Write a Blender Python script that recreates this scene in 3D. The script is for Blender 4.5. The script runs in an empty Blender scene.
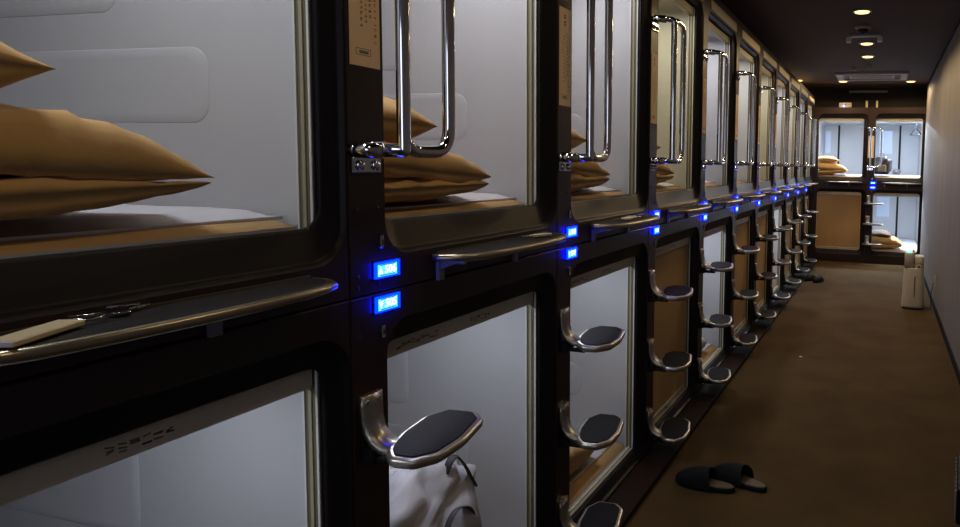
import bpy, math, random
from mathutils import Vector, noise
random.seed(7)
C = bpy.context.scene.collection
PI = math.pi

# ------------------------------------------------------------------ materials
def mat(name, col, rough=.5, metal=0., spec=.5, bump=0., bscale=60., vary=0., vscale=8., emit=None, estr=0., coat=0., stretch=None, sheen=0.):
    m = bpy.data.materials.new(name); m.use_nodes = True
    nt = m.node_tree; b = nt.nodes['Principled BSDF']
    b.inputs['Base Color'].default_value = (*col, 1)
    b.inputs['Roughness'].default_value = rough
    b.inputs['Metallic'].default_value = metal
    b.inputs['Specular IOR Level'].default_value = spec
    if coat: b.inputs['Coat Weight'].default_value = coat; b.inputs['Coat Roughness'].default_value = .15
    if sheen: b.inputs['Sheen Weight'].default_value = sheen
    tc = nt.nodes.new('ShaderNodeTexCoord')
    src = tc.outputs['Object']
    if stretch:
        mp = nt.nodes.new('ShaderNodeMapping'); mp.inputs['Scale'].default_value = stretch
        nt.links.new(src, mp.inputs['Vector']); src = mp.outputs['Vector']
    n = nt.nodes.new('ShaderNodeTexNoise'); n.inputs['Scale'].default_value = vscale; n.inputs['Detail'].default_value = 5
    nt.links.new(src, n.inputs['Vector'])
    if vary:
        mx = nt.nodes.new('ShaderNodeMix'); mx.data_type = 'RGBA'
        mx.inputs[6].default_value = (*[c*(1-vary) for c in col], 1)
        mx.inputs[7].default_value = (*[min(1, c*(1+vary)) for c in col], 1)
        nt.links.new(n.outputs['Fac'], mx.inputs[0]); nt.links.new(mx.outputs[2], b.inputs['Base Color'])
    if bump:
        n2 = nt.nodes.new('ShaderNodeTexNoise'); n2.inputs['Scale'].default_value = bscale; n2.inputs['Detail'].default_value = 4
        nt.links.new(src, n2.inputs['Vector'])
        bp = nt.nodes.new('ShaderNodeBump'); bp.inputs['Strength'].default_value = bump; bp.inputs['Distance'].default_value = .01
        nt.links.new(n2.outputs['Fac'], bp.inputs['Height']); nt.links.new(bp.outputs['Normal'], b.inputs['Normal'])
    if emit:
        b.inputs['Emission Color'].default_value = (*emit, 1); b.inputs['Emission Strength'].default_value = estr
    return m

M = {}
M['brown'] = mat('brown_plastic', (.028, .0175, .0155), .34, spec=.22, vary=.25, vscale=3, bump=.04, bscale=9)
M['dark'] = mat('black_plastic', (.006, .006, .008), .4, spec=.2)
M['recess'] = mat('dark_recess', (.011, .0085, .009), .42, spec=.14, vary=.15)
M['plinth'] = mat('plinth_wood', (.014, .006, .004), .7, spec=.12, vary=.4, vscale=6, stretch=(8, .6, 8), bump=.1)
M['liner'] = mat('grey_liner', (.50, .505, .52), .5, vary=.05, vscale=3, bump=.03, bscale=6)
M['liner_lamp_tint'] = mat('lamp_tint_liner', (.50, .49, .42), .5, vary=.05, vscale=3)  # same liner, with the warm capsule lamp's tint put into its colour
M['cream'] = mat('cream_plastic', (.33, .30, .20), .4, vary=.12, vscale=10)
M['white_edge'] = mat('white_trim', (.62, .62, .60), .4)
M['olive'] = mat('olive_track', (.13, .12, .07), .45)
M['chrome'] = mat('chrome', (.62, .62, .65), .08, 1.)
M['fob'] = mat('key_tag_plastic', (.58, .48, .30), .4)
M['alu'] = mat('cast_aluminium', (.42, .39, .33), .34, .9, bump=.12, bscale=90, vary=.15)
M['rail'] = mat('satin_metal_rail', (.30, .26, .19), .3, .9, vary=.12)
M['rubber'] = mat('dark_rubber', (.0065, .0055, .008), .7, spec=.12, bump=.2, bscale=220)
M['traytop'] = mat('tray_top', (.014, .011, .010), .5, spec=.3, vary=.2)
M['bracket'] = mat('grey_bracket', (.17, .17, .18), .4)
M['tan'] = mat('tan_cotton', (.58, .345, .12), .85, bump=.55, bscale=9, vary=.07, vscale=4, sheen=.15)
M['tan2'] = mat('tan_mattress', (.48, .30, .13), .85, bump=.15, bscale=25, vary=.07)
M['sheet'] = mat('white_sheet', (.62, .60, .62), .85, bump=.3, bscale=14)
M['screen'] = mat('brown_roll_screen', (.40, .25, .105), .75, vary=.03, vscale=.8)
M['paper'] = mat('cream_paper', (.72, .50, .27), .6, vary=.05)
M['ink'] = mat('black_ink', (.04, .025, .02), .6)
M['redink'] = mat('red_ink', (.5, .09, .05), .6)
M['greyink'] = mat('grey_ink', (.13, .11, .07), .6)
M['blueled'] = mat('blue_display', (.0, .02, .1), .3, emit=(.0, .0024, 1.0), estr=46)
M['cyanled'] = mat('cyan_display', (.0, .05, .1), .3, emit=(.08, .62, 1.0), estr=1.8)
M['digit'] = mat('display_digits', (.3, .5, .6), .3, emit=(.75, .97, 1.0), estr=1.8)
M['displine'] = mat('display_dark_line', (.0, .01, .15), .3, emit=(0, .02, .5), estr=1.2)
M['carpet'] = mat('brown_carpet', (.080, .050, .019), .95, vary=.42, vscale=2.6, bump=.8, bscale=200, spec=.1)
M['ceil'] = mat('dark_ceiling', (.046, .022, .009), .75, spec=.2, vary=.15, vscale=1.5)
M['black'] = mat('black_paint', (.010, .009, .008), .8)
M['wall'] = mat('wallpaper', (.185, .175, .170), .6, vary=.28, vscale=1.3, stretch=(1, 3, .7), bump=.08, bscale=40)
M['base'] = mat('dark_skirting', (.012, .009, .008), .8, spec=.1)
M['lamp'] = mat('warm_lamp', (1, .9, .6), .5, emit=(1.0, .72, .26), estr=2.6)
M['podlamp'] = mat('pod_lamp', (1, 1, 1), .5, emit=(.75, .85, 1.0), estr=3)
M['cassette'] = mat('pale_cassette', (.50, .45, .36), .45, vary=.1)
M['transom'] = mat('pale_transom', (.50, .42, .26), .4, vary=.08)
M['podlampb'] = mat('bright_pod_lamp', (1, 1, 1), .5, emit=(.70, .84, 1.0), estr=12)
M['offwhite'] = mat('off_white_plastic', (.56, .50, .37), .4, vary=.04)
M['greypl'] = mat('grey_plastic', (.26, .24, .21), .45)
M['teal'] = mat('teal_led', (.0, .2, .2), .4, emit=(.08, .8, .75), estr=1.8)
M['blueled2'] = mat('blue_pinpoint', (.0, .02, .2), .4, emit=(.08, .15, 1), estr=30)
M['bag'] = mat('grey_cloth', (.50, .49, .54), .85, bump=.3, bscale=20, vary=.15, vscale=5)
M['bagdark'] = mat('dark_webbing', (.05, .045, .05), .7)
M['brownp'] = mat('brown_cloth', (.13, .085, .055), .85, bump=.3, bscale=20, vary=.2)
M['darkbag'] = mat('dark_nylon', (.05, .045, .05), .45, bump=.3, bscale=22, vary=.4)
M['slipper'] = mat('black_slipper', (.008, .0075, .008), .75, spec=.15)
M['insole'] = mat('tan_insole', (.10, .075, .05), .8)
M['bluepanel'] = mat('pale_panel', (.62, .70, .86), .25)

# ------------------------------------------------------------------ mesh builder
class MB:
    def __init__(s): s.v = []; s.f = []; s.m = []; s.sm = []; s.cur = 0; s.smooth = False
    def add(s, vs, fs, smooth=None):
        o = len(s.v); s.v += [tuple(v) for v in vs]
        for f in fs: s.f.append([i+o for i in f]); s.m.append(s.cur); s.sm.append(s.smooth if smooth is None else smooth)
    def mesh(s, name, mats, off=(0, 0, 0)):
        me = bpy.data.meshes.new(name)
        me.from_pydata([(a-off[0], b-off[1], c-off[2]) for a, b, c in s.v], [], s.f)
        for m in mats: me.materials.append(M[m])
        for p, mi, sm in zip(me.polygons, s.m, s.sm): p.material_index = mi; p.use_smooth = sm
        me.validate(); me.update()
        return me
    def box(s, x0, x1, y0, y1, z0, z1):
        s.add([(x0,y0,z0),(x1,y0,z0),(x1,y1,z0),(x0,y1,z0),(x0,y0,z1),(x1,y0,z1),(x1,y1,z1),(x0,y1,z1)],
              [(3,2,1,0),(4,5,6,7),(0,1,5,4),(1,2,6,5),(2,3,7,6),(3,0,4,7)], False)
    def rbox(s, x0, x1, y0, y1, z0, z1, r=.005):
        # chamfered box: three stacked loops per axis (z) with inset corners
        r = min(r, (x1-x0)*.49, (y1-y0)*.49, (z1-z0)*.49)
        def loop(i, z):
            a, b, c, d = x0+i, x1-i, y0+i, y1-i; q = r if i == 0 else 0.3*r
            return [(a+q,c,z),(b-q,c,z),(b,c+q,z),(b,d-q,z),(b-q,d,z),(a+q,d,z),(a,d-q,z),(a,c+q,z)]
        s.loft([loop(r, z0), loop(0, z0+r), loop(0, z1-r), loop(r, z1)], cap=True, smooth=False)
    def loft(s, loops, cap=True, closed=True, smooth=True):
        n = len(loops[0]); vs = [p for l in loops for p in l]; fs = []
        for i in range(len(loops)-1):
            for j in range(n if closed else n-1):
                k = (j+1) % n; fs.append((i*n+j, i*n+k, (i+1)*n+k, (i+1)*n+j))
        o = len(s.v); s.add(vs, fs, smooth)
        if cap:
            s.f.append([o+j for j in range(n)][::-1]); s.m.append(s.cur); s.sm.append(False)
            s.f.append([o+(len(loops)-1)*n+j for j in range(n)]); s.m.append(s.cur); s.sm.append(False)
    def prism(s, poly, z0, z1, bev=.0):
        # polygon in x, y extruded in z with bevelled edges
        cx = sum(p[0] for p in poly)/len(poly); cy = sum(p[1] for p in poly)/len(poly)
        def ins(d, z):
            out = []
            n = len(poly)
            for i in range(n):
                p0, p, p1 = Vector(poly[i-1]), Vector(poly[i]), Vector(poly[(i+1) % n])
                a = (p-p0).normalized(); b = (p1-p).normalized()
                nn = Vector((-(a.y+b.y), a.x+b.x))
                if nn.length < 1e-6: nn = Vector((-a.y, a.x))
                nn.normalize(); q = p+nn*d
                out.append((q.x, q.y, z))
            return out
        if bev: s.loft([ins(bev, z0), ins(0, z0+bev), ins(0, z1-bev), ins(bev, z1)], smooth=False)
        else: s.loft([ins(0, z0), ins(0, z1)], smooth=False)
    def tube(s, pts, r, n=12, cap=True, closed=False, ry=None):
        pts = [Vector(p) for p in pts]; L = []
        N = len(pts); up = None
        for i, p in enumerate(pts):
            if closed: t = (pts[(i+1) % N]-pts[i-1]).normalized()
            elif i == 0: t = (pts[1]-p).normalized()
            elif i == N-1: t = (p-pts[i-1]).normalized()
            else: t = ((pts[i+1]-p).normalized()+(p-pts[i-1]).normalized()).normalized()
            if up is None:
                up = Vector((0, 0, 1)) if abs(t.z) < .9 else Vector((0, 1, 0))
            a = (up-t*up.dot(t)).normalized(); b = t.cross(a); up = a
            rr = r[i] if isinstance(r, (list, tuple)) else r
            r2 = rr if ry is None else ry
            L.append([tuple(p+a*math.cos(2*PI*k/n)*rr+b*math.sin(2*PI*k/n)*r2) for k in range(n)])
        if closed: L.append(L[0])
        s.loft(L, cap=cap and not closed, smooth=True)
    def lathe(s, prof, c=(0, 0, 0), n=20, axis='z'):
        L = []
        for r, h in prof:
            l = []
            for k in range(n):
                a = 2*PI*k/n; x, y = r*math.cos(a), r*math.sin(a)
                if axis == 'z': l.append((c[0]+x, c[1]+y, c[2]+h))
                elif axis == 'x': l.append((c[0]+h, c[1]+x, c[2]+y))
                else: l.append((c[0]+y, c[1]+h, c[2]+x))
            L.append(l)
        s.loft(L, cap=True, smooth=True)

def fillet(pts, r, n=6):
    pts = [Vector(p) for p in pts]; out = [pts[0]]
    for i in range(1, len(pts)-1):
        p = pts[i]; a = (pts[i-1]-p); b = (pts[i+1]-p); d = min(r, a.length*.49, b.length*.49)
        A = p+a.normalized()*d; B = p+b.normalized()*d
        for k in range(n+1):
            t = k/n; out.append(A*(1-t)**2+p*2*t*(1-t)+B*t*t)
    out.append(pts[-1]); return out

def link(name, me, parent=None, loc=(0, 0, 0), rz=0):
    o = bpy.data.objects.new(name, me); C.objects.link(o)
    o.location = loc; o.rotation_euler = (0, 0, rz)
    if parent is not None: o.parent = parent
    return o
def tag(o, label, cat, group=None):
    o['label'] = label; o['category'] = cat
    if group: o['group'] = group
    return o
def thing(name, label, cat, loc, rz=0, group=None):
    return tag(link(name, None, None, loc, rz), label, cat, group)
def struct(name, mb, mats):
    o = link(name, mb.mesh(name, mats)); o['kind'] = 'structure'; return o

# ------------------------------------------------------------------ dimensions
H = 1.5293; FX = -1.14; Y0 = 1.3494; P = .9904; YE = Y0+10*P; WX = .585; ZC = 2.85
EX = -.18; PE = .90
SIDE = dict(P=P, seam=1.214, base=.0, top=2.665, u_out=(1.298, 2.535), u_in=(1.380, 2.505), l_out=(.035, 1.142), l_in=(.092, 1.080),
            du=1.268, dl=1.187, hz=(1.548, 2.245), st=(.872, .508, .135), tray=1.285, mt=1.385, lmt=.10)
NEAR = dict(SIDE, iyf=.836, tk=.962)
END = dict(P=PE, seam=1.262, base=.0, top=2.50, u_out=(1.335, 2.405), u_in=(1.388, 2.335), l_out=(.13, 1.19), l_in=(.20, 1.145),
           du=1.301, dl=1.226, hz=(1.555, 2.175), st=(.985, .655, .335), tray=1.315, mt=1.395, lmt=.21)

def rrect(y0, y1, z0, z1, r, x, n=8):
    out = []
    for (cy, cz, a0) in ((y1-r, z1-r, 0), (y0+r, z1-r, 90), (y0+r, z0+r, 180), (y1-r, z0+r, 270)):
        for k in range(n+1):
            a = math.radians(a0+90*k/n); out.append((x, cy+r*math.cos(a), cz+r*math.sin(a)))
    return out
def outer_rect(y0, y1, z0, z1, Y0_, Y1_, Z0_, Z1_, r, x, n=8):
    out = []
    def lerp(a, b, t): return (x, a[0]+(b[0]-a[0])*t, a[1]+(b[1]-a[1])*t)
    cs = [((Y1_, z1-r), (Y1_, Z1_), (y1-r, Z1_)), ((y0+r, Z1_), (Y0_, Z1_), (Y0_, z1-r)),
          ((Y0_, z0+r), (Y0_, Z0_), (y0+r, Z0_)), ((y1-r, Z0_), (Y1_, Z0_), (Y1_, z0+r))]
    h = n//2
    for a, c, b in cs:
        for k in range(n+1):
            out.append(lerp(a, c, k/h) if k <= h else lerp(c, b, (k-h)/(n-h)))
    return out

# ------------------------------------------------------------------ capsule parts (local: x out of the bank, y along it, z up)
def frame_mesh(T, upper, zb):
    P_ = T['P']; ya, yb = -.11*P_+.0012, .89*P_-.0012
    za, zt = (T['seam']+.0015, T['top']) if upper else (T['base']+.0, T['seam']-.0015)
    o, i = (T['u_out'], T['u_in']) if upper else (T['l_out'], T['l_in'])
    oy = (.004, .885*P_); iy = (.012, T.get('iyf', .808)*P_)
    r = .085; n = 8
    b = MB()
    outer_back = outer_rect(*oy, *o, ya, yb, za, zt, r, -.06)
    outer = outer_rect(*oy, *o, ya, yb, za, zt, r, -.003)
    o2 = outer_rect(*oy, *o, ya+.003, yb-.003, za+.003, zt-.003, r, 0)
    b.loft([outer_back, outer, o2], cap=False, smooth=False)
    b.loft([o2, rrect(*oy, *o, r, 0)], cap=False, smooth=False)
    L = [rrect(*oy, *o, r, 0)]
    for t, w in ((.04, -.002), (.10, -.010), (.18, -.016), (.93, -.020), (1., -.026)):
        L.append(rrect(oy[0]+(iy[0]-oy[0])*t, oy[1]+(iy[1]-oy[1])*t, o[0]+(i[0]-o[0])*t, o[1]+(i[1]-o[1])*t, r*(1-.45*t), w))
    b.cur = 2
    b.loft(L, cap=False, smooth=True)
    b.cur = 1
    b.loft([L[-1], rrect(*iy, *i, r*.45, -.036)], cap=False, smooth=False)
    b.cur = 0
    # rivets on the post
    for z in ((za+.02, 1.415, 1.26) if upper else (zt-.09, .58, .25)):
        for y in (-.085, -.02):
            b.lathe([(.0, .0015), (.004, .001), (.006, 0)][::-1], (0, y, z), 8, 'x')
    return b.mesh('face_frame', ['brown', 'dark', 'recess'], (0, 0, zb))

def shell_mesh(T, upper, zb, detail=True, matn='liner'):
    P_ = T['P']; o, i = (T['u_out'], T['u_in']) if upper else (T['l_out'], T['l_in'])
    y0, y1 = -.085*P_, .865*P_
    z0 = (T['seam']+.02) if upper else .008; z1 = (i[1]+.02) if upper else T['seam']-.045
    w0, w1 = -.078, -2.02; b = MB(); r = .05; n = 8
    fl = rrect(.012, T.get('iyf', .808)*P_, i[0], i[1], .02, w0-.001)
    b.loft([fl, rrect(y0, y1, z0, z1, r, w0-.001), rrect(y0, y1, z0, z1, r, w1+.05), rrect(y0+.02, y1-.02, z0+.02, z1-.02, r, w1)], cap=False, smooth=False)
    bk = rrect(y0+.02, y1-.02, z0+.02, z1-.02, r, w1)
    o0 = len(b.v); b.add(bk, [list(range(len(bk)))], False)
    if detail:   # moulded panels on the far side wall
        def panel(xa, xb, za, zb_, d=.006, y=y1, sgn=-1):
            def lp(e, dd): 
                return [(p[1], y+sgn*dd, p[2]) for p in rrect(xa+e, xb-e, za+e, zb_-e, .05, 0, 8)]
            b.loft([lp(0, -.001), lp(.006, d*.25), lp(.016, d*.8), lp(.024, d)], cap=True, smooth=True)
        zm = (z0+z1)/2
        panel(-1.62, -.62, zm-.02, zm+.30, .004)
        panel(-1.50, -.35, zm-.28, zm-.10, .0035)
        panel(-1.40, -.85, zm+.05, zm+.20, .0075)
    return b.mesh('interior_shell', [matn], (0, 0, zb))

def track_mesh(T, upper, zb):
    P_ = T['P']; i = T['u_in'] if upper else T['l_in']; out = []
    ya, yb = .012, T.get('iyf', .808)*P_
    za, zt = i[0]+(-.01 if upper else 0), i[1]-.0
    for y0, y1, s in ((ya, ya+.007, 1), (yb-.007, yb, -1)):
        b = MB(); b.box(-.0775, -.0365, y0 if s > 0 else y0+.003, y1-.003 if s > 0 else y1, za, zt)          # olive bed
        b.cur = 1; b.box(-.0425, -.0368, y0, y1, za, zt); b.box(-.0775, -.0725, y0, y1, za, zt)
        b.cur = 2; b.box(-.062, -.0535, y0, y1, za, zt)
        out.append(('blind_track', b.mesh('blind_track', ['olive', 'white_edge', 'cream'], (0, 0, zb))))
    if not upper:
        b = MB(); b.cur = 2; b.box(-.0775, -.0365, ya+.0072, yb-.0072, i[0]-.004, i[0]+.004)
        b.cur = 1; b.box(-.060, -.052, ya+.0072, yb-.0072, i[0]+.004, i[0]+.010)
        out.append(('sill_track', b.mesh('sill_track', ['olive', 'white_edge', 'cream'], (0, 0, zb))))
    return out

def cassette_mesh(T, upper, zb):
    P_ = T['P']; i = T['u_in'] if upper else T['l_in']; b = MB()
    b.rbox(-.077, -.045, .0195, T.get('iyf', .808)*P_-.0075, i[1]-.052, i[1]-.001, .004)
    b.cur = 1
    rnd = random.Random(3)
    if not upper:   # worn lettering and scuffs
        for y, n in ((.10*P_, 9), (.42*P_, 6)):
            for k in range(n):
                yy = y+k*.019; zz = i[1]-.030
                for q in range(3):
                    a = rnd.uniform(-.5, .5); w = rnd.uniform(.005, .010); z_ = zz+rnd.uniform(-.007, .007)
                    b.add([(-.0446, yy-w, z_-.0012+a*.004), (-.0446, yy+w, z_-.0012-a*.004), (-.0446, yy+w, z_+.0018-a*.004), (-.0446, yy-w, z_+.0018+a*.004)], [(0, 1, 2, 3)], False)
    return b.mesh('blind_cassette', ['cream' if upper else 'cassette', 'greyink'], (0, 0, zb))

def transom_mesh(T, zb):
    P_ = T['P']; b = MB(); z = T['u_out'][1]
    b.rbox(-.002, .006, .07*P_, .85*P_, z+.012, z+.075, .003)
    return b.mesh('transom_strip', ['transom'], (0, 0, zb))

def screen_mesh(T, zb):
    P_ = T['P']; i = T['l_in']; b = MB(); n = 60
    y0, y1 = .02, T.get('iyf', .808)*P_-.008; z0, z1 = i[0]+.03, i[1]-.05
    F = []; Bk = []
    for k in range(n+1):
        y = y0+(y1-y0)*k/n; w = -.058+.0016*math.sin(k*.22)+.0008*math.sin(k*.47+1)
        F.append(w); 
    L = []
    rows = 8
    for j in range(rows+1):
        z = z0+(z1-z0)*j/rows; q = j/rows
        L.append([(-.058+(F[k]+.058)*(.35+.65*(1-q)), y0+(y1-y0)*k/n, z) for k in range(n+1)])
    Lb = [[(x-.002, y, z) for x, y, z in l] for l in L]
    b.loft(L, cap=False, closed=False); b.loft(Lb, cap=False, closed=False)
    b.cur = 1; b.rbox(-.066, -.05, y0, y1, z0-.024, z0+.004, .004)
    b.cur = 2; b.rbox(-.05, -.044, .40*P_-.03, .40*P_+.03, z0-.02, z0-.004, .002)
    return b.mesh('roll_screen', ['screen', 'cream', 'bracket'], (0, 0, zb))

def text_mesh(body, size):
    cu = bpy.data.curves.new('t', 'FONT'); cu.body = body; cu.size = size; cu.extrude = .0004; cu.align_x = 'CENTER'; cu.align_y = 'CENTER'; cu.resolution_u = 2; cu.offset = .0006
    ob = bpy.data.objects.new('t', cu); me = bpy.data.meshes.new_from_object(ob)
    bpy.data.objects.remove(ob); bpy.data.curves.remove(cu)
    return me

def display_mesh(zc, zb):
    b = MB(); y0, y1 = -.038, .042; h = .0185
    b.rbox(.0, .003, y0-.004, y1+.004, zc-h-.004, zc+h+.004, .002)
    b.cur = 1; b.box(.0031, .0082, y0, y1, zc-h, zc+h)
    b.cur = 2; b.box(.0083, .0086, y0+.006, y1-.010, zc-h+.004, zc+h-.005)
    b.cur = 3; b.box(.0086, .0089, y0+.014, y1-.016, zc+h-.0075, zc+h-.0055); b.box(.0086, .0089, y0+.014, y1-.016, zc-h+.0055, zc-h+.0075)
    return b.mesh('number_display', ['dark', 'blueled', 'cyanled', 'displine'], (0, 0, zb))
def digits(parent, zc, zb, body, up, flat=True):
    me = text_mesh(body, .026)
    vs = []
    for v in me.vertices: vs.append((.0090+v.co.z, .010+v.co.x, zc+v.co.y-zb))
    fs = [list(p.vertices) for p in me.polygons]
    b = MB(); b.add(vs, fs, False)
    s = 1 if up else -1
    a = (.0094, -.024, zc-zb)
    b.add([(a[0], a[1]-.008, a[2]-s*.008), (a[0], a[1]+.008, a[2]-s*.008), (a[0], a[1], a[2]+s*.010)], [(0, 1, 2) if up else (2, 1, 0)], False)
    o = link('readout', b.mesh('readout', ['digit']), parent)
    return o

def lock_mesh(z, zb):
    b = MB(); b.rbox(0, .008, -.020, -.008, z-.016, z+.016, .002)
    b.cur = 1; b.box(.008, .0085, -.016, -.012, z-.008, z+.004)
    return b.mesh('latch_plate', ['chrome', 'dark'], (0, 0, zb))

def handle_meshes(T, zb):
    z0, z1 = T['hz']; X = .103; ya = -.055; yb = .108; r = .0152; out = {}
    b = MB()
    b.tube(fillet([(X, ya+.001, z0+.02), (X, ya+.03, z0), (X, yb, z0), (X, yb, z1), (X, ya+.03, z1), (X, ya+.001, z1-.02)], .062, 8), r, 14)
    out['loop_bar'] = b.mesh('loop_bar', ['chrome'], (0, 0, zb))
    b = MB()
    b.tube(fillet([(.026, ya-.045, z0), (X, ya, z0), (X, ya, z0+.002), (X, ya, z1-.04), (X, ya, z1), (.026, ya-.045, z1)], .035, 7), r, 14)
    out['upright_bar'] = b.mesh('upright_bar', ['chrome'], (0, 0, zb))
    for nm, z in (('lower', z0), ('upper', z1)):
        b = MB()
        b.tube([(.001, ya-.046, z), (.026, ya-.046, z)], .014, 14)
        b.tube([(.016, ya-.051, z), (.066, ya-.0215, z)], .0185, 14)
        b.rbox(0, .006, ya-.045, ya+.045, z-.052, z-.014, .003)
        for y in (ya-.024, ya+.024): b.lathe([(.012, 0), (.012, .004), (.007, .008), (.001, .009)], (.006, y, z-.034), 12, 'x')
        out[nm] = b.mesh('mount_plate', ['chrome'], (0, 0, zb))
    return out

PAD = [(.072, -.092), (.108, -.128), (.168, -.124), (.204, -.072), (.203, .02), (.172, .145), (.130, .182), (.048, .178), (.018, .108), (.034, .0), (.056, -.062)]
def inset(poly, d):
    out = []; n = len(poly)
    for i in range(n):
        p0, p, p1 = Vector(poly[i-1]), Vector(poly[i]), Vector(poly[(i+1) % n])
        a = (p-p0).normalized(); c = (p1-p).normalized()
        nn = Vector((-(a.y+c.y), a.x+c.x)).normalized(); q = p+nn*d; out.append((q.x, q.y))
    return out
def smooth_poly(poly, r=.02, n=4):
    out = []; N = len(poly)
    for i in range(N):
        p = Vector(poly[i]); a = Vector(poly[i-1])-p; c = Vector(poly[(i+1) % N])-p
        A = p+a.normalized()*min(r, a.length*.45); B = p+c.normalized()*min(r, c.length*.45)
        for k in range(n+1):
            t = k/n; q = A*(1-t)**2+p*2*t*(1-t)+B*t*t; out.append((q.x, q.y))
    return out
def step_meshes(z, zb):
    out = {}; poly = smooth_poly(PAD, .014, 4)
    b = MB(); b.smooth = True
    b.loft([[(*p, z-.025) for p in inset(poly, .009)], [(*p, z-.019) for p in inset(poly, .002)], [(*p, z-.009) for p in poly], [(*p, z-.002) for p in inset(poly, .003)], [(*p, z) for p in inset(poly, .010)]], smooth=True)
    out['tread_rim'] = b.mesh('tread_rim', ['alu'], (0, 0, zb))
    b = MB(); 
    b.loft([[(*p, z-.001) for p in inset(poly, .014)], [(*p, z+.003) for p in inset(poly, .016)]], smooth=False)
    out['tread_pad'] = b.mesh('tread_pad', ['rubber'], (0, 0, zb))
    # cast bracket: curved strap from the post to the tread
    b = MB(); L = []
    prof = [(.004, .120, .032), (.005, .095, .032), (.007, .060, .031), (.014, .032, .030), (.030, .012, .030), (.055, .0, .032), (.085, -.006, .040), (.110, -.008, .05)]
    for k, (x, dz, hw) in enumerate(prof):
        if k == 0: t = Vector((0, -1))
        else:
            t = Vector((x-prof[k-1][0], dz-prof[k-1][1])).normalized()
        nx, nz = t.y*-1, t.x
        nx, nz = abs(nx)*.008, abs(nz)*.008
        yc = -.060+(.03 if k > 5 else 0)*(k-5)*.5
        L.append([(x-nx*.5, yc-hw, z+dz-nz-.006), (x-nx*.5, yc+hw, z+dz-nz-.006), (x+nx, yc+hw, z+dz+nz-.006), (x+nx*1.3, yc, z+dz+nz*1.3-.006), (x+nx, yc-hw, z+dz+nz-.006)])
    b.loft(L, smooth=True)
    for y in (-.078, -.042): b.lathe([(.006, 0), (.006, .004), (.003, .006)], (.010, y, z+.098), 10, 'x')
    out['strap'] = b.mesh('strap', ['alu'], (0, 0, zb))
    b = MB(); b.rbox(0, .035, -.088, -.032, z-.045, z-.006, .005); b.rbox(.03, .10, -.080, -.040, z-.042, z-.026, .004)
    b.rbox(0, .010, -.090, -.030, z-.046, z+.04, .003)
    out['support_block'] = b.mesh('support_block', ['dark'], (0, 0, zb))
    return out

def tray_meshes(T, zb):
    z = T['tray']; k = T.get('tk', T['P']/P); out = {}
    poly = smooth_poly([(.0, .165*k), (.012, .160*k), (.075, .190*k), (.106, .235*k), (.122, .46*k), (.112, .68*k), (.085, .775*k), (.035, .805*k), (.0, .805*k)][::1], .03, 4)
    poly = [(max(p[0], .0015), p[1]) for p in poly]
    ar = sum(poly[i-1][0]*poly[i][1]-poly[i][0]*poly[i-1][1] for i in range(len(poly)))
    if ar < 0: poly = poly[::-1]
    b = MB(); b.prism(inset(poly, .006), z-.012, z-.002, .002)
    out['tray_top'] = b.mesh('tray_top', ['traytop'], (0, 0, zb))
    b = MB()
    edge = [(.012, .163*k), (.030, .168*k), (.055, .180*k), (.076, .192*k), (.095, .214*k), (.107, .245*k), (.116, .34*k), (.121, .46*k), (.119, .58*k), (.111, .68*k), (.100, .735*k), (.085, .772*k), (.060, .79*k), (.035, .797*k), (.012, .799*k)]
    b.tube([(x+.001, y, z-.0105) for x, y in edge], .0098, 12)
    b.cur = 1; b.box(.002, .005, .19*k, .80*k, z-.004, z+.002)
    out['edge_rail'] = b.mesh('edge_rail', ['rail', 'rail'], (0, 0, zb))
    for nm, y in (('b1', .20*k), ('b2', .58*k)):
        b = MB()
        b.prism([(.0015, y-.011), (.012, y-.011), (.012, y+.011), (.0015, y+.011)], z-.075, z-.012, .002)
        b.rbox(.0015, .085, y-.009, y+.009, z-.028, z-.013, .003)
        L = [(0.012, z-.045), (.055, z-.028), (.012, z-.028)]
        b.add([(x, y-.006, zz) for x, zz in L]+[(x, y+.006, zz) for x, zz in L], [(0, 1, 2), (5, 4, 3), (0, 3, 4, 1), (1, 4, 5, 2), (2, 5, 3, 0)], False)
        out[nm] = b.mesh('tray_bracket', ['bracket'], (0, 0, zb))
    return out

def lamp_mesh(T, upper, zb, bright):
    i = T['u_in'] if upper else T['l_in']; z1 = (i[1]+.02) if upper else T['seam']-.045; P_ = T['P']
    b = MB(); xc = -.40 if bright else -.26; yc = .40*P_
    b.rbox(xc-.06, xc+.06, yc-.22, yc+.22, z1-.028, z1-.0015, .006)
    b.cur = 1; b.box(xc-.045, xc+.045, yc-.20, yc+.20, z1-.030, z1-.0282)
    return b.mesh('reading_lamp', ['offwhite', 'podlampb' if bright else 'podlamp'], (0, 0, zb)), (xc, yc, z1-.034-zb)

CACHE = {}
def shared(key, fn):
    if key not in CACHE: CACHE[key] = fn()
    return CACHE[key]

def area(name, loc, rot, sx, sy, power, col, parent=None, spread=PI):
    l = bpy.data.lights.new(name, 'AREA'); l.shape = 'RECTANGLE'; l.size = sx; l.size_y = sy; l.energy = power; l.color = col; l.spread = spread
    o = bpy.data.objects.new(name, l); C.objects.link(o); o.location = loc; o.rotation_euler = rot
    if parent: o.parent = parent
    return o

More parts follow.
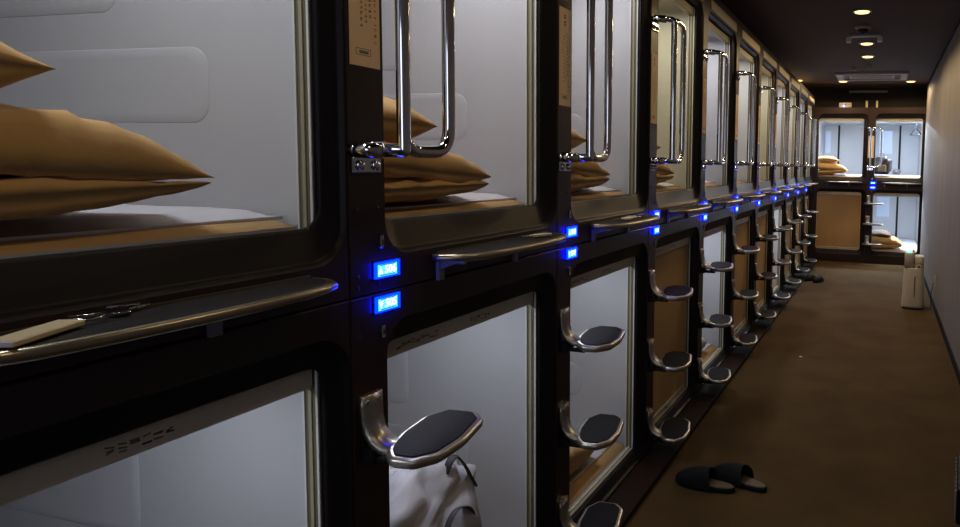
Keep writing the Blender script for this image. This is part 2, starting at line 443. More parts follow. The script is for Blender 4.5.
NUM = {}
def pod(T, tn, loc, rz, upper, label, group, number, closed=False, power=1.0, col=(.8, .88, 1), steps=True, liner='liner', bright=False, handle=True):
    zb = T['seam'] if upper else 0.
    g = thing('sleeping_capsule', label, 'capsule', (loc[0], loc[1], zb), rz, group)
    k = (tn, upper)
    link('face_frame', shared((k, 'f'), lambda: frame_mesh(T, upper, zb)), g)
    link('interior_shell', shared((k, 's', liner), lambda: shell_mesh(T, upper, zb, not bright, liner)), g)
    for nm, me in shared((k, 't'), lambda: track_mesh(T, upper, zb)): link(nm, me, g)
    link('blind_cassette', shared((k, 'c'), lambda: cassette_mesh(T, upper, zb)), g)
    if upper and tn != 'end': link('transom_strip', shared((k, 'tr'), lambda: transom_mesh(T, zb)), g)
    if closed: link('roll_screen', shared((k, 'sc'), lambda: screen_mesh(T, zb)), g)
    else:
        me, lp = lamp_mesh(T, upper, zb, bright)
        link('reading_lamp', shared((k, 'l', bright), lambda: me), g)
        area('capsule_light', lp, (0, 0, 0), .09, .40, power, col, g)
    zc = T['du'] if upper else T['dl']
    if number is not None:
        d = link('number_display', shared((k, 'd'), lambda: display_mesh(zc, zb)), g)
        digits(d, zc, zb, number, upper)
        link('latch_plate', shared((k, 'lk'), lambda: lock_mesh(zc+.068 if upper else zc-.065, zb)), g)
    if upper:
        hm = shared((k, 'h'), lambda: handle_meshes(T, zb))
        if handle: h = link('grab_handle', hm['upright_bar'], g)
        if handle: link('loop_bar', hm['loop_bar'], h); link('mount_plate', hm['lower'], h); link('mount_plate', hm['upper'], h)
        tm = shared((k, 'ty'), lambda: tray_meshes(T, zb))
        t = link('shelf_tray', tm['tray_top'], g); link('edge_rail', tm['edge_rail'], t); link('tray_bracket', tm['b1'], t); link('tray_bracket', tm['b2'], t)
    elif steps:
        for j, z in enumerate(T['st']):
            sm = shared((k, 'st', j), lambda: step_meshes(z, zb))
            s = link('ladder_step', sm['tread_rim'], g)
            link('tread_pad', sm['tread_pad'], s); link('strap', sm['strap'], s); link('support_block', sm['support_block'], s)
    return g

# ------------------------------------------------------------------ soft goods
def lens(b, y0, y1, x0, x1, zc0, zc1, tu, td, seed, sharp=1.0, nx=26, ny=44, wr=.006, blunt=True):
    """cushion: y0 blunt end, y1 pointed end; centre height zc0 -> zc1; tu/td thickness above/below"""
    def prof(s, t):
        if s > 0: a = max(0, 1-s**2.1)**sharp
        else: a = max(0, 1-abs(s)**(5 if blunt else 1.9))**.5
        c = max(0, 1-abs(t)**((18 if t > 0 else 4) if blunt else 4))**.42
        return a*c
    top = []; bot = []
    for i in range(ny+1):
        s = -1+2*i/ny; rt = []; rb = []
        for j in range(nx+1):
            t = -1+2*j/nx
            s_, t_ = math.sin(s*PI/2), math.sin(t*PI/2)
            ed = (1-.05*(1-abs(t_))*0)
            y = y0+(y1-y0)*(s_*.5+.5); x = x0+(x1-x0)*(t_*.5+.5)
            pull = 1-.10*(1-abs(t_))**1.0*max(0, s_)**4
            y = y0+(y-y0)*(pull if t_ != 0 else pull)
            p = prof(s_, t_); zc = zc0+(zc1-zc0)*(s_*.5+.5)
            w = noise.noise(Vector((x*7+seed, y*5, seed)))*wr*2.4-abs(noise.noise(Vector((x*9+y*4, y*13-x*5+seed, seed*2))))*wr*2.2+noise.noise(Vector((x*16, y*22+seed, seed*3)))*wr
            w += wr*1.5*math.sin((y-y1)*38/(abs(x-x0)*4+1)+seed)*max(0, s_)*.5
            rt.append((x, y, zc+(tu+w)*p)); rb.append((x, y, zc-(td+w*.5)*p))
        top.append(rt); bot.append(rb)
    n = nx+1
    vs = [p for r in top for p in r]+[p for r in bot for p in r]; off = n*(ny+1); fs = []
    for i in range(ny):
        for j in range(nx):
            a, c, d, e = i*n+j, i*n+j+1, (i+1)*n+j+1, (i+1)*n+j
            fs.append((a, e, d, c)); fs.append((off+a, off+c, off+d, off+e))
    for i in range(ny):
        for j in (0, nx):
            a, e = i*n+j, (i+1)*n+j
            fs.append((a, off+a, off+e, e) if j == 0 else (a, e, off+e, off+a))
    for j in range(nx):
        for i in (0, ny):
            a, c = i*n+j, i*n+j+1
            fs.append((a, c, off+c, off+a) if i == 0 else (a, off+a, off+c, c))
    b.add(vs, fs, True)

def mattress_mesh(T, wide=True):
    P_ = T['P']; b = MB(); y0, y1 = -.07*P_, .85*P_
    nx, ny = 30, 24; vs = []; x0, x1 = -1.95, -.090
    h = .11
    def sheet(z_off, xa, xb, th, m):
        b.cur = m; top = []; n = ny+1
        vs = []
        for i in range(nx+1):
            x = xa+(xb-xa)*i/nx
            for j in range(ny+1):
                y = y0+(y1-y0)*j/ny
                e = min((x-xa), (xb-x), .05)/.05; e2 = min((y-y0), (y1-y), .03)/.03
                rr = (1-(1-min(1, max(0, e)))**2)**.5*(1-(1-min(1, max(0, e2)))**2)**.5
                vs.append((x, y, z_off-.02+.02*rr+noise.noise(Vector((x*5, y*6, m)))*.004))
        k = len(vs); vs += [(x, y, z_off-th) for x, y, z in vs]
        fs = [(i*n+j, (i+1)*n+j, (i+1)*n+j+1, i*n+j+1) for i in range(nx) for j in range(ny)]
        fs += [(i*n, k+i*n, k+(i+1)*n, (i+1)*n) for i in range(nx)]+[(i*n+ny, (i+1)*n+ny, k+(i+1)*n+ny, k+i*n+ny) for i in range(nx)]
        fs += [(j, j+1, k+j+1, k+j) for j in range(ny)]+[(nx*n+j, k+nx*n+j, k+nx*n+j+1, nx*n+j+1) for j in range(ny)]
        b.add(vs, fs, True)
    sheet(0, x0, x1, .06, 0)
    b2 = MB(); b, bb = b2, b
    sheet(.016, x0+.01, x1-.05, .014, 0)
    return bb.mesh('mattress', ['tan2']), b2.mesh('sheet', ['sheet'])

def duvet_mesh(kind, seed):
    b = MB()
    if kind == 0:
        lens(b, .0, .615, -.62, -.085, .112, .082, .106, .014, seed, .82, wr=.013)
        lens(b, .0, .605, -.62, -.083, .048, .073, .030, .044, seed+4, .5, wr=.010)
    else:
        lens(b, .0, .56, -.58, -.085, .115, .072, .062, .030, seed, .5, wr=.013)
        lens(b, .0, .545, -.58, -.083, .046, .052, .030, .042, seed+4, .42, wr=.010)
    return b.mesh('folded_duvet', ['tan'])
def pillow_mesh(seed, m='tan', L=.385, t=.06, td=.07):
    b = MB(); lens(b, .0, L, -.52, -.10, .075, .062, t, td, seed, .8, wr=.008, blunt=False)
    return b.mesh('pillow', [m])

ORD = ['nearest', 'second', 'third', 'fourth', 'fifth', 'sixth', 'seventh', 'eighth', 'ninth', 'tenth', 'eleventh']
def ordw(k): return ORD[k+1]
sw = lambda x, y, z: (FX+x, y, z)

# ------------------------------------------------------------------ the long left bank
closed_low = {2, 4, 5, 7, 8, 9}
ustate = {-1: 'tan duvet stack inside', 0: 'two-layer tan duvet and pillow inside', 1: 'bulging folded duvet inside', 2: 'walls tinted by warm lamplight'}
upow = {-1: 5.5, 0: 5.4, 1: 4.6, 2: 4.6, 3: 5, 4: 5.5, 5: 4.6, 6: 5, 7: 5, 8: 5, 9: 5}
for k in range(-1, 10):
    y = Y0+k*P
    ev = 507+2*k if k < 2 else 507+2*k
    st = ustate.get(k, 'bare mattress showing')
    lab = ('dark brown upper capsule at the near left edge, tan duvet stack filling its opening' if k == -1 else
           'dark brown upper capsule, %s along the left bank, %s' % (ordw(k), st))
    pod(*((NEAR, 'near') if k < 0 else (SIDE, 'side')), (FX, y), 0, True, lab, 'upper capsules of the long left bank', str(506+2*k), power=upow[k],
        col={-1: (.86, .91, 1.), 2: (1., .91, .70), 4: (1., .93, .82), 5: (1., .90, .70), 7: (1., .92, .78)}.get(k, (.98, .95, 1.)), liner='liner_lamp_tint' if k in (2, 5) else 'liner')
    cl = k in closed_low
    st = 'brown roll screen drawn down' if cl else {-1: 'pale empty wall showing', 0: 'grey cloth bag inside', 1: 'tan bedding low inside', 3: 'white towel inside', 6: 'pale wall showing'}[k]
    lab = 'dark brown lower capsule, %s along the left bank, %s' % (ordw(k), st)
    pod(*((NEAR, 'near') if k < 0 else (SIDE, 'side')), (FX, y), 0, False, lab, 'lower capsules of the long left bank', str(505+2*k), closed=cl,
        power={-1: 2.1, 0: 2.3, 1: 2.4, 3: 3.4, 6: 4}.get(k, 1), col=(.86, .89, 1.))

me_m, me_s = mattress_mesh(SIDE)
def bed(T, loc, rz, z, label, group, mesh=(me_m, me_s)):
    o = link('mattress', mesh[0], None, (loc[0], loc[1], z), rz); tag(o, label, 'mattress', group)
    link('sheet', mesh[1], o); return o
for k in range(-1, 10):
    bed(SIDE, (FX, Y0+k*P), 0, SIDE['mt']+.012, 'tan edged mattress with white sheet in the %s upper capsule of left bank' % ordw(k), 'mattresses in the left bank upper capsules')
for k in (-1, 0, 1, 3, 6):
    bed(SIDE, (FX, Y0+k*P), 0, SIDE['lmt']+.01, 'tan mattress with white sheet in the %s lower capsule of left bank' % ordw(k), 'mattresses in the left bank lower capsules')

for k, kind in ((-1, 0), (0, 1), (1, 1), (2, 1)):
    dz = SIDE['mt']+.020
    o = link('folded_duvet', duvet_mesh(kind, 3+k*2.3), None, (FX, Y0+k*P+.03, dz)); tag(o, 'tan duvet folded in two layers on the mattress of the %s upper capsule' % ordw(k), 'duvet', 'folded duvets in the left bank upper capsules')
    o = link('pillow', pillow_mesh(9+k, 'tan', {-1: .405, 0: .345}.get(k, .375), .08 if k < 0 else .068, .09 if k < 0 else .07), None, (FX+.0, Y0+k*P-.0, dz+.190 if kind == 0 else dz+.158)); tag(o, 'tan pillow on top of the folded duvet in the %s upper capsule' % ordw(k), 'pillow', 'pillows on the folded duvets')

# lower capsule contents
b = MB(); lens(b, .05, .60, -.60, -.12, .09, .06, .07, .05, 21, .6, wr=.01); lens(b, .0, .56, -.58, -.10, .155, .09, .05, .04, 25, .6, wr=.01)
o = link('folded_duvet', b.mesh('folded_duvet', ['tan']), None, (FX-.02, Y0+P-.01, SIDE['lmt']+.01)); tag(o, 'tan duvet folded low in the third lower capsule, behind the ladder steps', 'duvet')
b = MB(); lens(b, .05, .80, -.75, -.20, .09, .04, .10, .06, 31, .7, wr=.012)
o = link('folded_duvet', b.mesh('folded_duvet', ['tan']), None, (FX, Y0-.02, SIDE['lmt']+.01)); tag(o, 'tan duvet under the grey cloth bag in the second lower capsule', 'duvet')
b = MB(); lens(b, .10, .62, -.50, -.12, .06, .05, .08, .05, 41, .6, wr=.012)
o = link('towel', b.mesh('towel', ['sheet']), None, (FX, Y0+3*P, SIDE['lmt']+.03)); tag(o, 'crumpled white towel at the front of the fifth lower capsule', 'towel')

# grey cloth bag: crumpled sack with strap
def blob(name, cx, cy, cz, rx, ry, rz, seed, mats, amp=.25, nu=48, nv=28, fold=10):
    b = MB(); L = []
    for i in range(1, nv):
        th = PI*i/nv; l = []
        for j in range(nu):
            ph = 2*PI*j/nu; d = Vector((math.sin(th)*math.cos(ph), math.sin(th)*math.sin(ph), math.cos(th)))
            k = 1+amp*noise.noise(d*1.7+Vector((seed, 0, 0)))+amp*.6*abs(noise.noise(d*3.1+Vector((0, seed, 0))))+amp*.25*math.sin(ph*fold*.5+th*7+3*noise.noise(d*2))
            z = d.z*rz*k
            l.append((cx+d.x*rx*k, cy+d.y*ry*k, cz+max(z, -rz*.75)))
        L.append(l[::-1])
    b.loft(L, cap=True, smooth=True)
    return b.mesh(name, mats)
bz = SIDE['lmt']+.01
o = link('cloth_bag', blob('cloth_bag', 0, 0, .20, .14, .27, .165, 5.2, ['bag'], .34), None, (FX-.27, Y0+.40, bz+.09)); tag(o, 'crumpled light grey cloth bag with dark strap in the second lower capsule', 'bag')
b = MB(); b.tube(fillet([(.09, .07, .33), (.10, .085, .372), (.10, .115, .372), (.11, .145, .33), (.12, .19, .24)], .04, 5), .004, 8, ry=.013)
link('strap', b.mesh('strap', ['bagdark']), o)
b = MB(); b.tube(fillet([(.15, -.08, .10), (.17, .0, .26), (.16, .10, .22), (.14, .16, .06)], .05, 6), .003, 8, ry=.012)
link('strap', b.mesh('strap', ['bagdark']), o)

# ------------------------------------------------------------------ notices on the posts
def notice_mesh(seed):
    rnd = random.Random(seed); b = MB(); y0, y1 = -.098, -.006; z0, z1 = 1.735, 2.085
    b.box(.0006, .0016, y0, y1, z0, z1)
    def glyph(y, z, s, m):
        b.cur = m
        for q in range(rnd.choice((3, 4, 4, 5))):
            if rnd.random() < .5: w, h, dy, dz = s*rnd.uniform(.3, .48), s*.07, 0, rnd.uniform(-.4, .4)*s
            else: w, h, dy, dz = s*.06, s*rnd.uniform(.25, .45), rnd.uniform(-.3, .3)*s, 0
            b.add([(.0019, y+dy-w, z+dz-h), (.0019, y+dy+w, z+dz-h), (.0019, y+dy+w, z+dz+h), (.0019, y+dy-w, z+dz+h)], [(0, 1, 2, 3)], False)
    for c, (y, m, s, za, zb_) in enumerate(((-.020, 2, .010, z1-.02, z0+.05), (-.036, 1, .009, z1-.09, z0+.11), (-.048, 1, .009, z1-.09, z0+.10), (-.062, 1, .009, z1-.10, z0+.09), (-.076, 3, .008, z1-.12, z0+.18))):
        z = za
        while z > zb_: glyph(y, z, s, m); z -= s*1.35
    for z in (z1-.030, z1-.055): glyph(-.055, z, .020, 1)
    b.cur = 3
    for a in ((-.080, -.035, z0+.024, z0+.0255), (-.080, -.035, z0+.038, z0+.0395), (-.080, -.0785, z0+.024, z0+.0395), (-.0365, -.035, z0+.024, z0+.0395)): b.box(.0017, .0019, *a)
    b.box(.0017, .0019, -.07, -.042, z0+.028, z0+.035)
    return b
nmesh = notice_mesh(2).mesh('notice', ['paper', 'ink', 'redink', 'greyink'], (0, 0, 1.735))
for k in range(0, 10):
    o = link('notice', nmesh, None, (FX+.0, Y0+k*P, 1.735 if k != 1 else 1.735))
    tag(o, 'cream paper notice in black and red vertical script, post beside the %s upper capsule' % ordw(k), 'notice', 'paper notices on the left bank posts')
o = link('notice', nmesh, None, (EX, YE, 1.70), -PI/2); tag(o, 'cream notice on the centre post of the end bank', 'notice')

# ------------------------------------------------------------------ keys on trays
def key_set(x, y, rz, label, tagcol='fob', big=1.0):
    z = SIDE['tray']+.0005
    g = thing('locker_key', label, 'key', (FX+x, y, z), rz, 'locker keys on the trays')
    b = MB(); b.rbox(-.013*big, .013*big, -.11*big, -.02*big, .0005, .0095, .002); link('tag', b.mesh('tag', [tagcol]), g)
    b = MB(); b.tube([(.015*math.cos(a)*big, .002+.015*math.sin(a)*big, .007+.002*math.sin(a*2)) for a in [2*PI*i/20 for i in range(20)]], .0016, 6, closed=True)
    link('ring', b.mesh('ring', ['chrome']), g)
    b = MB(); b.lathe([(.011*big, 0), (.011*big, .003)], (.012*big, .032*big, .003), 14); b.rbox(.009*big, .015*big, .036*big, .078*big, .003, .0055, .001)
    for q in range(3): b.box(.015*big, .018*big, (.055+.008*q)*big, (.059+.008*q)*big, .0032, .0052)
    link('key', b.mesh('key', ['chrome']), g)
    return g
key_set(.030, Y0-P+.345, .42, 'big cream key tag with chrome ring on the nearest tray, left picture edge', 'fob', 1.35)
key_set(.045, Y0+.60, 2.85, 'chrome key ring with tag on the second tray, by the post', 'fob', .85)
key_set(.045, Y0+P+.56, .12, 'cream key tag lying on the third tray', 'fob', 1.45)
key_set(.050, Y0+2*P+.60, 2.4, 'small chrome keys lying on the fourth tray', 'fob')

# ------------------------------------------------------------------ plinth along the left bank
b = MB(); b.prism([(FX+.002, .26), (-1.0, .26), (-1.0, YE-.16), (FX+.002, YE-.16)], .001, .030, .004)
tag(link('kick_plinth', b.mesh('kick_plinth', ['plinth'])), 'dark reddish wooden plinth board along the foot of the left bank', 'plinth')

# ------------------------------------------------------------------ the bank across the end
EL = (EX-PE, YE); ER = (EX, YE); RZ = -PI/2
pod(END, 'end', EL, RZ, True, 'brightly lit upper capsule at corridor end, left of the centre post', 'upper capsules of the end bank', None, power=42, col=(.68, .82, 1.), bright=True, handle=False)
pod(END, 'end', ER, RZ, True, 'brightly lit upper capsule at corridor end, beside the right wall', 'upper capsules of the end bank', '528', power=46, col=(.68, .82, 1.), bright=True)
pod(END, 'end', EL, RZ, False, 'lower capsule at corridor end with its tan roll screen drawn down', 'lower capsules of the end bank', None, closed=True, steps=False)
pod(END, 'end', ER, RZ, False, 'lower capsule at corridor end, lit and open, dark cloth on duvet', 'lower capsules of the end bank', '527', power=30, col=(.68, .82, 1.), bright=True)
for o in list(C.objects):
    if o.get('label', '').startswith('brightly') or o.get('label', '').startswith('lower capsule at corridor end, lit'):
        up = o['label'].startswith('brightly'); T = END
        z0 = (T['u_in'][0] if up else T['l_in'][0])-(T['seam'] if up else 0); z1 = z0+(.97 if up else .93)
        left = 'left of the centre' in o['label']
        ys, pa, pb = (.19, -.045, .055) if left else (.41, .05, .29)
        b = MB(); b.rbox(-2.015, -1.995, ys, ys+.035, z0-.02, z1-.02, .004); link('back_strip', b.mesh('back_strip', ['dark']), o)
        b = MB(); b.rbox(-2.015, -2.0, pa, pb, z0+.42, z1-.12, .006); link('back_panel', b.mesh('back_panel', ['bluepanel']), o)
em = mattress_mesh(END)
bed(END, EL, RZ, END['mt']+.012, 'tan mattress in the lit upper end capsule left of the centre post', None, em)
bed(END, ER, RZ, END['mt']+.012, 'tan mattress in the lit upper end capsule holding the dark backpack', None, em)
bed(END, ER, RZ, END['lmt']+.015, 'mattress with white sheet in the lit lower end capsule', None, em)
o = link('folded_duvet', duvet_mesh(0, 14), None, (EL[0]-.06, EL[1], END['mt']+.012), RZ); o.scale = (1, .88, 1); tag(o, 'tan folded duvet in the lit upper end capsule, left', 'duvet')
o = link('pillow', pillow_mesh(15), None, (EL[0]-.05, EL[1], END['mt']+.20), RZ); tag(o, 'tan pillow on the duvet in the lit upper end capsule, left', 'pillow')
o = link('folded_duvet', duvet_mesh(0, 17), None, (ER[0]-.06, ER[1], END['lmt']+.015), RZ); o.scale = (1, .92, 1); tag(o, 'brown-tan folded duvet in the lit lower end capsule', 'duvet')
o = link('pillow', pillow_mesh(18, 'brownp'), None, (ER[0]-.05, ER[1], END['lmt']+.18), RZ); tag(o, 'dark brown pillow on the duvet in the lit lower end capsule', 'pillow')
# backpack
o = link('backpack', blob('backpack', 0, 0, .155, .11, .155, .17, 2.2, ['darkbag'], .2), None, (EX+.13, YE+.24, END['mt']+.02), RZ); tag(o, 'dark rounded backpack just inside the lit upper end capsule', 'backpack')
b = MB(); b.rbox(.085, .118, -.07, .07, .06, .18, .02); link('front_pocket', b.mesh('front_pocket', ['greypl']), o)
b = MB(); b.tube(fillet([(.02, -.03, .31), (.02, -.02, .36), (.02, .02, .36), (.02, .03, .31)], .02, 4), .005, 8); link('top_loop', b.mesh('top_loop', ['bagdark']), o)
o = link('toiletry_pouch', blob('toiletry_pouch', 0, 0, .05, .07, .07, .055, 7.2, ['darkbag'], .15, 30, 18), None, (EX+.37, YE+.9, END['mt']+.03), RZ); tag(o, 'small black pouch deeper in the lit upper end capsule', 'pouch')
# clothes hanger hanging on the front rail
g = thing('clothes_hanger', 'black clothes hanger in the upper right corner of the end bank', 'hanger', (EX+.63, YE+.22, 2.20), -.9)
b = MB(); b.tube(fillet([(-.13, 0, -.115), (0, 0, -.005), (.13, 0, -.115), (-.13, 0, -.115)], .02, 5), .0085, 8); link('shoulder_bar', b.mesh('shoulder_bar', ['dark']), g)
b = MB(); b.tube([(0, 0, -.005), (0, 0, .03), (.012, 0, .045), (.024, 0, .06), (.018, 0, .082), (0, 0, .092), (-.018, 0, .082)], .004, 8); link('hook', b.mesh('hook', ['chrome']), g)
b = MB(); b.tube([(EX-.06, YE+.22, 2.285), (EX+.765, YE+.22, 2.285)], .006, 10)
tag(link('hanging_rod', b.mesh('hanging_rod', ['chrome'])), 'thin rod across the upper end capsule carrying the clothes hanger', 'rod')
# things on top of the end bank
g = thing('router', 'small grey box with a blue light on top of the end bank', 'router', (-.665, YE+.12, END['top']), 0)
b = MB(); b.rbox(-.10, .10, -.06, .06, 0, .085, .01); link('housing', b.mesh('housing', ['greypl']), g)
b = MB(); b.lathe([(.013, 0), (.013, -.004), (.006, -.007)], (-.02, -.06, .03), 12, 'y'); link('status_light', b.mesh('status_light', ['blueled2']), g)
for x, w in ((-.325, 'left'), (-.165, 'right')):
    b = MB(); b.rbox(x-.016, x+.016, YE+.04, YE+.07, END['top'], END['top']+.11, .003)
    tag(link('metal_stub', b.mesh('metal_stub', ['cream'])), 'short brass coloured stub above the centre post, %s one of two' % w, 'stub', 'stubs on the end bank')

# ------------------------------------------------------------------ room shell
b = MB(); b.box(-3.3, WX, -2.6, 13.5, -.1, 0); struct('floor', b, ['carpet'])
b = MB(); b.box(-3.3, WX, -2.6, 13.5, ZC, ZC+.1); struct('ceiling', b, ['ceil'])
b = MB(); b.box(WX, WX+.1, -2.6, YE-.001, 0, ZC); struct('wall_right', b, ['wall'])
b = MB(); b.box(-3.4, -3.3, -2.6, 13.5, 0, ZC); struct('wall_left', b, ['black'])
b = MB(); b.box(-3.3, WX, -2.7, -2.6, 0, ZC); struct('wall_back', b, ['wall'])
b = MB(); b.box(-3.3, 1.0, 13.5, 13.6, 0, ZC); struct('wall_end', b, ['black'])
b = MB(); b.box(-1.4, WX+.2, YE+.40, YE+.44, END['top']+.002, ZC-.001); struct('wall_end_upper', b, ['black'])
b = MB(); b.box(WX+.1, WX+.14, YE-.001, 13.5, 0, ZC); struct('wall_right_end', b, ['black'])
b = MB(); b.box(WX-.012, WX-.0005, -2.6, YE-.002, .0005, .07); struct('baseboard_right', b, ['base'])
b = MB(); b.box(WX-.012, WX-.0005, -2.6, YE-.002, ZC-.03, ZC-.0005); struct('trim_1', b, ['base'])

# ------------------------------------------------------------------ ceiling fittings
for i, (x, y) in enumerate([(-.24, 5.98), (-.24, 7.49), (-.25, 8.35), (-.67, 10.66), (.32, 10.77), (-1.33, 10.47)]):
    lab = ['first downlight on the ceiling, nearest, above the smoke detector', 'second round downlight, just beyond the twin-lamp bar', 'third round downlight in front of the air conditioner', 'round downlight at left front of the end bank, beyond the air conditioner', 'round downlight at far right of the ceiling near the wall', 'round downlight over the top edge of the left bank'][i]
    g = thing('downlight', lab, 'ceiling light', (x, y, ZC), 0, 'warm ceiling downlights')
    b = MB(); b.lathe([(.082, -.0005), (.080, -.008), (.068, -.010), (.064, -.001)], (0, 0, 0), 28); link('trim_ring', b.mesh('trim_ring', ['greypl']), g)
    b = MB(); b.lathe([(.062, -.004), (.058, -.014), (.03, -.018), (.002, -.019)], (0, 0, 0), 24); link('lens', b.mesh('lens', ['lamp']), g)
    l = bpy.data.lights.new('downlight_beam', 'SPOT'); l.energy = 44; l.color = (1, .70, .36); l.spot_size = math.radians(172); l.spot_blend = .35; l.shadow_soft_size = .07
    q = bpy.data.objects.new('downlight_beam', l); C.objects.link(q); q.location = (0, 0, -.03); q.parent = g
# downlights of the part of the corridor beside and behind the viewer
for x, y in ((-.24, 3.9), (-.24, 2.0), (-.24, .1)):
    g = thing('downlight', 'round downlight above the near corridor, out of the picture', 'ceiling light', (x, y, ZC), 0, 'warm ceiling downlights out of view')
    b = MB(); b.lathe([(.082, -.0005), (.080, -.008), (.068, -.010), (.064, -.001)], (0, 0, 0), 28); link('trim_ring', b.mesh('trim_ring', ['greypl']), g)
    l = bpy.data.lights.new('downlight_beam', 'SPOT'); l.energy = 11; l.color = (1, .74, .42); l.spot_size = math.radians(172); l.spot_blend = .35; l.shadow_soft_size = .07
    q = bpy.data.objects.new('downlight_beam', l); C.objects.link(q); q.location = (0, 0, -.03); q.parent = g
g = thing('smoke_detector', 'dark domed smoke detector on the ceiling behind the nearest downlight', 'smoke detector', (-.25, 6.62, ZC))
b = MB(); b.lathe([(.075, -.0005), (.075, -.018), (.06, -.028)], (0, 0, 0), 24); link('base_ring', b.mesh('base_ring', ['greypl']), g)
b = MB(); b.lathe([(.05, -.028), (.046, -.05), (.03, -.066), (.002, -.072)], (0, 0, 0), 20); link('dome', b.mesh('dome', ['dark']), g)
g = thing('emergency_light', 'thin grey ceiling bar with a small lamp head at each end', 'emergency light', (-.25, 7.02, ZC))
b = MB(); b.rbox(-.16, .16, -.035, .035, -.022, -.0005, .004); link('bar', b.mesh('bar', ['greypl']), g)
for x in (-.15, .15):
    b = MB(); b.rbox(x-.024, x+.024, -.05, .04, -.075, -.022, .008); link('lamp_head', b.mesh('lamp_head', ['offwhite']), g)
g = thing('air_conditioner', 'square cassette air conditioner set in the ceiling near the corridor end', 'air conditioner', (-.235, 10.05, ZC))
b = MB()
def ring(w, d, z): return [(-w, -d, z), (w, -d, z), (w, d, z), (-w, d, z)]
b.loft([ring(.49, .36, -.0005), ring(.49, .36, -.022), ring(.475, .345, -.035), ring(.40, .27, -.035), ring(.385, .26, -.015)], cap=False, smooth=False)
link('panel_frame', b.mesh('panel_frame', ['greypl']), g)
b = MB(); b.box(-.385, .385, -.26, .26, -.016, -.012); link('air_slot', b.mesh('air_slot', ['dark']), g)
b = MB(); b.rbox(-.31, .31, -.19, .19, -.034, -.016, .008)
b.cur = 1
for k in range(9): b.box(-.28, .28, -.165+.04*k, -.155+.04*k, -.0348, -.0341)
link('grille', b.mesh('grille', ['greypl', 'dark']), g)
b = MB(); b.rbox(-.625, -.01, YE+.372, YE+.398, 2.775, 2.812, .004)
tag(link('wall_bar', b.mesh('wall_bar', ['greypl'])), 'slim pale bar high on the black wall above the end bank', 'bar')
for x, y, lab in ((-.45, 9.25, 'tiny bluish sensor dome on the ceiling left of the third downlight'), (-.25, 9.02, 'tiny round sprinkler head on the ceiling behind the third downlight')):
    b = MB(); b.lathe([(.035, -.0005), (.033, -.012), (.015, -.02), (.012, -.04), (.02, -.044)], (0, 0, 0), 16)
    tag(link('ceiling_sensor', b.mesh('ceiling_sensor', ['greypl']), None, (x, y, ZC)), lab, 'sensor')

# ------------------------------------------------------------------ humidifier by the right wall
g = thing('humidifier', 'tall cream humidifier standing on the carpet by the right wall', 'humidifier', (.352, 7.80, 0), -.04)
def oval(w, d, z, x=0, y=0, n=28, p=3.2):
    out = []
    for k in range(n):
        a = 2*PI*k/n; c, s = math.cos(a), math.sin(a)
        out.append((x+w*math.copysign(abs(c)**(2/p), c), y+d*math.copysign(abs(s)**(2/p), s), z))
    return out
b = MB(); b.loft([oval(.118, .115, .0), oval(.120, .117, .016)], smooth=False); link('foot', b.mesh('foot', ['dark']), g)
b = MB(); b.loft([oval(.116, .113, .016), oval(.121, .118, .04), oval(.113, .113, .25), oval(.106, .11, .44), oval(.104, .108, .455)], smooth=True)
link('tank_body', b.mesh('tank_body', ['offwhite']), g)
b = MB(); b.loft([oval(.052, .104, .452, -.052), oval(.052, .102, .60, -.052), oval(.050, .098, .615, -.052), oval(.038, .082, .622, -.052)], smooth=True)
col = link('control_column', b.mesh('control_column', ['offwhite']), g)
b = MB(); b.rbox(-.088, -.028, -.085, -.03, .620, .628, .003); link('control_panel', b.mesh('control_panel', ['teal']), col)
b = MB(); b.rbox(-.022, -.002, -.05, .06, .60, .655, .008); link('carry_handle', b.mesh('carry_handle', ['offwhite']), col)
b = MB(); b.loft([oval(.051, .104, .452, .0525), oval(.051, .104, .495, .0525), oval(.050, .10, .50, .0525)], smooth=False); link('tank_collar', b.mesh('tank_collar', ['offwhite']), g)
b = MB(); b.loft([oval(.046, .094, .500, .050), oval(.050, .096, .515, .050), oval(.052, .098, .572, .052), oval(.046, .09, .585, .052)], smooth=True)
cap = link('tank_cap', b.mesh('tank_cap', ['offwhite']), g)
b = MB()
for x in (.03, .066): b.lathe([(.013, 0), (.013, .002)], (x, -.045, .585), 12)
b.rbox(.012, .09, -.1, -.096, .497, .503, .001)
link('steam_outlet', b.mesh('steam_outlet', ['dark']), cap)
b = MB(); b.rbox(.006, .018, -.1195, -.108, .14, .37, .003); link('level_window', b.mesh('level_window', ['greyink']), g)
b = MB(); b.rbox(.036, .062, -.110, -.104, .466, .482, .002); link('release_catch', b.mesh('release_catch', ['dark']), g)
b = MB(); b.tube(fillet([(.472, 7.80, .03), (.51, 7.78, .010), (.54, 7.72, .02), (.535, 7.75, .18), (.565, 7.80, .30)], .06, 6), .0045, 8)
g2 = link('power_cord', b.mesh('power_cord', ['dark'])); tag(g2, 'dark power cord rising from the humidifier to the wall plug', 'cord')
b = MB(); b.rbox(WX-.008, WX-.0008, 7.76, 7.84, .25, .37, .003)
o = link('wall_socket', b.mesh('wall_socket', ['offwhite'])); tag(o, 'pale wall socket low on the right wall behind the humidifier', 'socket')

g = thing('ribbed_crate', 'dark ribbed plastic crate on the carpet, lower right corner of the picture', 'crate', (.46, 3.22, 0), -.10)
b = MB(); b.prism([(-.085, -.20), (.085, -.20), (.085, .20), (-.085, .20)], .001, .155, .006); link('body', b.mesh('body', ['dark']), g)
for q in range(9):
    b = MB(); b.rbox(-.092, -.0855, -.19+q*.044, -.172+q*.044, .012, .145, .002); link('rib', b.mesh('rib', ['bracket']), g)
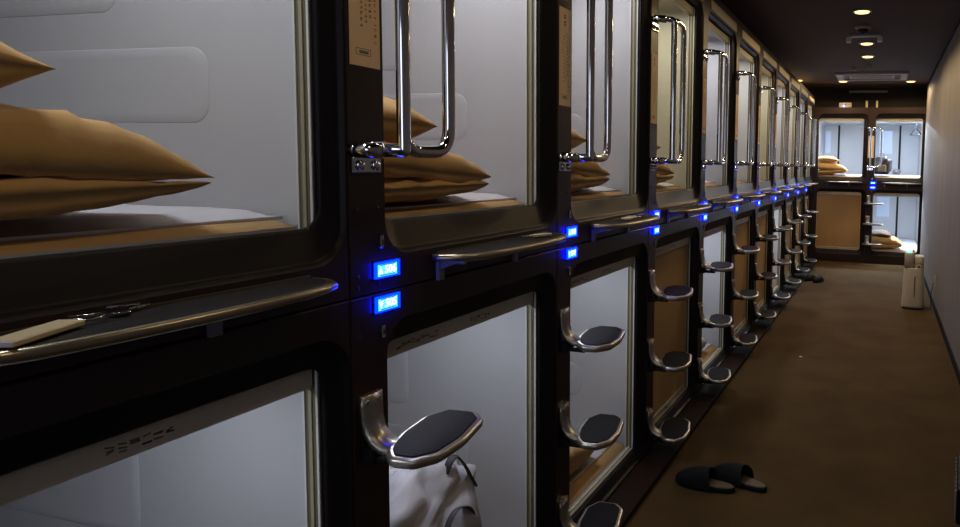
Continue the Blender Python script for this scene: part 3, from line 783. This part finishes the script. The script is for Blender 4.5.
# ------------------------------------------------------------------ slippers
def slipper(loc, rz, label, group, dark=False):
    g = thing('slipper', label, 'slipper', (loc[0], loc[1], 0), rz, group); g.scale = (1.12, 1.12, 1.12) if not dark else (1, 1, 1)
    # heel at +x, toe at -x
    sole = []; N = 32
    for k in range(N):
        a = 2*PI*k/N; x = .135*math.cos(a); w = .047+.006*(-math.cos(a))-.006*math.exp(-((x-.03)/.05)**2)
        sole.append((x, w*math.copysign(abs(math.sin(a))**.85, math.sin(a))))
    b = MB(); b.loft([[(*p, .0005) for p in inset(sole, .003)], [(*p, .006) for p in sole], [(*p, .018) for p in sole], [(*p, .022) for p in inset(sole, .002)]], smooth=True)
    link('sole', b.mesh('sole', ['slipper']), g)
    b = MB(); b.loft([[(*p, .0215) for p in inset(sole, .005)], [(*p, .0245) for p in inset(sole, .008)]], smooth=False); link('insole', b.mesh('insole', ['slipper' if dark else 'insole']), g)
    b = MB(); L = []; Li = []
    for i in range(13):
        t = i/12; x = -.130+.150*t
        hw = .051*math.sqrt(max(.02, 1-((x+.03)/.104)**2)) if x < -.03 else .051
        h = .024+.050*math.sin(min(1, t*1.05)*PI/2)**.8
        L.append([(x+(.02*math.cos(a)**2 if i == 12 else 0), hw*math.cos(a)*1.04, .012+h*math.sin(a)**.8) for a in [PI*j/16 for j in range(17)]])
        Li.append([(x+.002, hw*.93*math.cos(a), .010+(h-.004)*math.sin(a)**.8) for a in [PI*j/16 for j in range(17)]])
    b.loft(L, cap=False, closed=False); b.loft([l[::-1] for l in Li], cap=False, closed=False)
    n = 17; o0 = len(b.v)
    b.loft([L[-1], Li[-1]], cap=False, closed=False)
    link('upper', b.mesh('upper', ['slipper']), g)
    return g
slipper((-.770, 3.035), -.10, 'black slipper with tan insole near the bank, left of the near pair', 'near pair of slippers')
slipper((-.620, 3.12), -.36, 'black slipper with tan insole, right of the near pair on the carpet', 'near pair of slippers')
slipper((-.915, 9.22), 1.1, 'small black slipper at the far left bank foot, left of its pair', 'far pair of slippers', True)
slipper((-.80, 9.13), 1.2, 'small black slipper far down the corridor, right of its pair', 'far pair of slippers', True)
b = MB(); b.prism([(-.012, -.008), (.010, -.010), (.014, .006), (-.006, .010)], .0005, .002)
tag(link('paper_scrap', b.mesh('paper_scrap', ['white_edge']), None, (-.60, 5.42, 0)), 'tiny white paper scrap lying on the carpet', 'scrap')

# ------------------------------------------------------------------ camera, world, view
W = bpy.data.worlds.new('World'); bpy.context.scene.world = W; W.use_nodes = True
W.node_tree.nodes['Background'].inputs[0].default_value = (.36, .32, .30, 1); W.node_tree.nodes['Background'].inputs[1].default_value = .10
area('corridor_fill_light', (-.2, -2.5, 1.9), (math.radians(90), 0, 0), 1.2, 1.2, 14, (.75, .82, 1.))  # unseen fill light added behind the camera, no window there

cam = bpy.data.cameras.new('camera'); co = bpy.data.objects.new('camera', cam); C.objects.link(co)
yaw, pitch, roll = .26408, .07796, .02009
f = 678.71; cam.sensor_width = 36; cam.lens = f/960*36; cam.shift_x = (480-700.04)/960; cam.shift_y = (218.17-263.5)/960
from mathutils import Matrix
fw = Vector((-math.sin(yaw)*math.cos(pitch), math.cos(yaw)*math.cos(pitch), -math.sin(pitch)))
right0 = Vector((math.cos(yaw), math.sin(yaw), 0)); up0 = right0.cross(fw)
c, s = math.cos(roll), math.sin(roll)
right = right0*c+up0*s; up = up0*c-right0*s
Rm = Matrix((right, up, -fw)).transposed()
co.matrix_world = Matrix.Translation((0, 0, H)) @ Rm.to_4x4()
cam.clip_start = .01
bpy.context.scene.camera = co
vs = bpy.context.scene.view_settings
vs.view_transform = 'Standard'; vs.look = 'None'; vs.gamma = 1; vs.exposure = 0
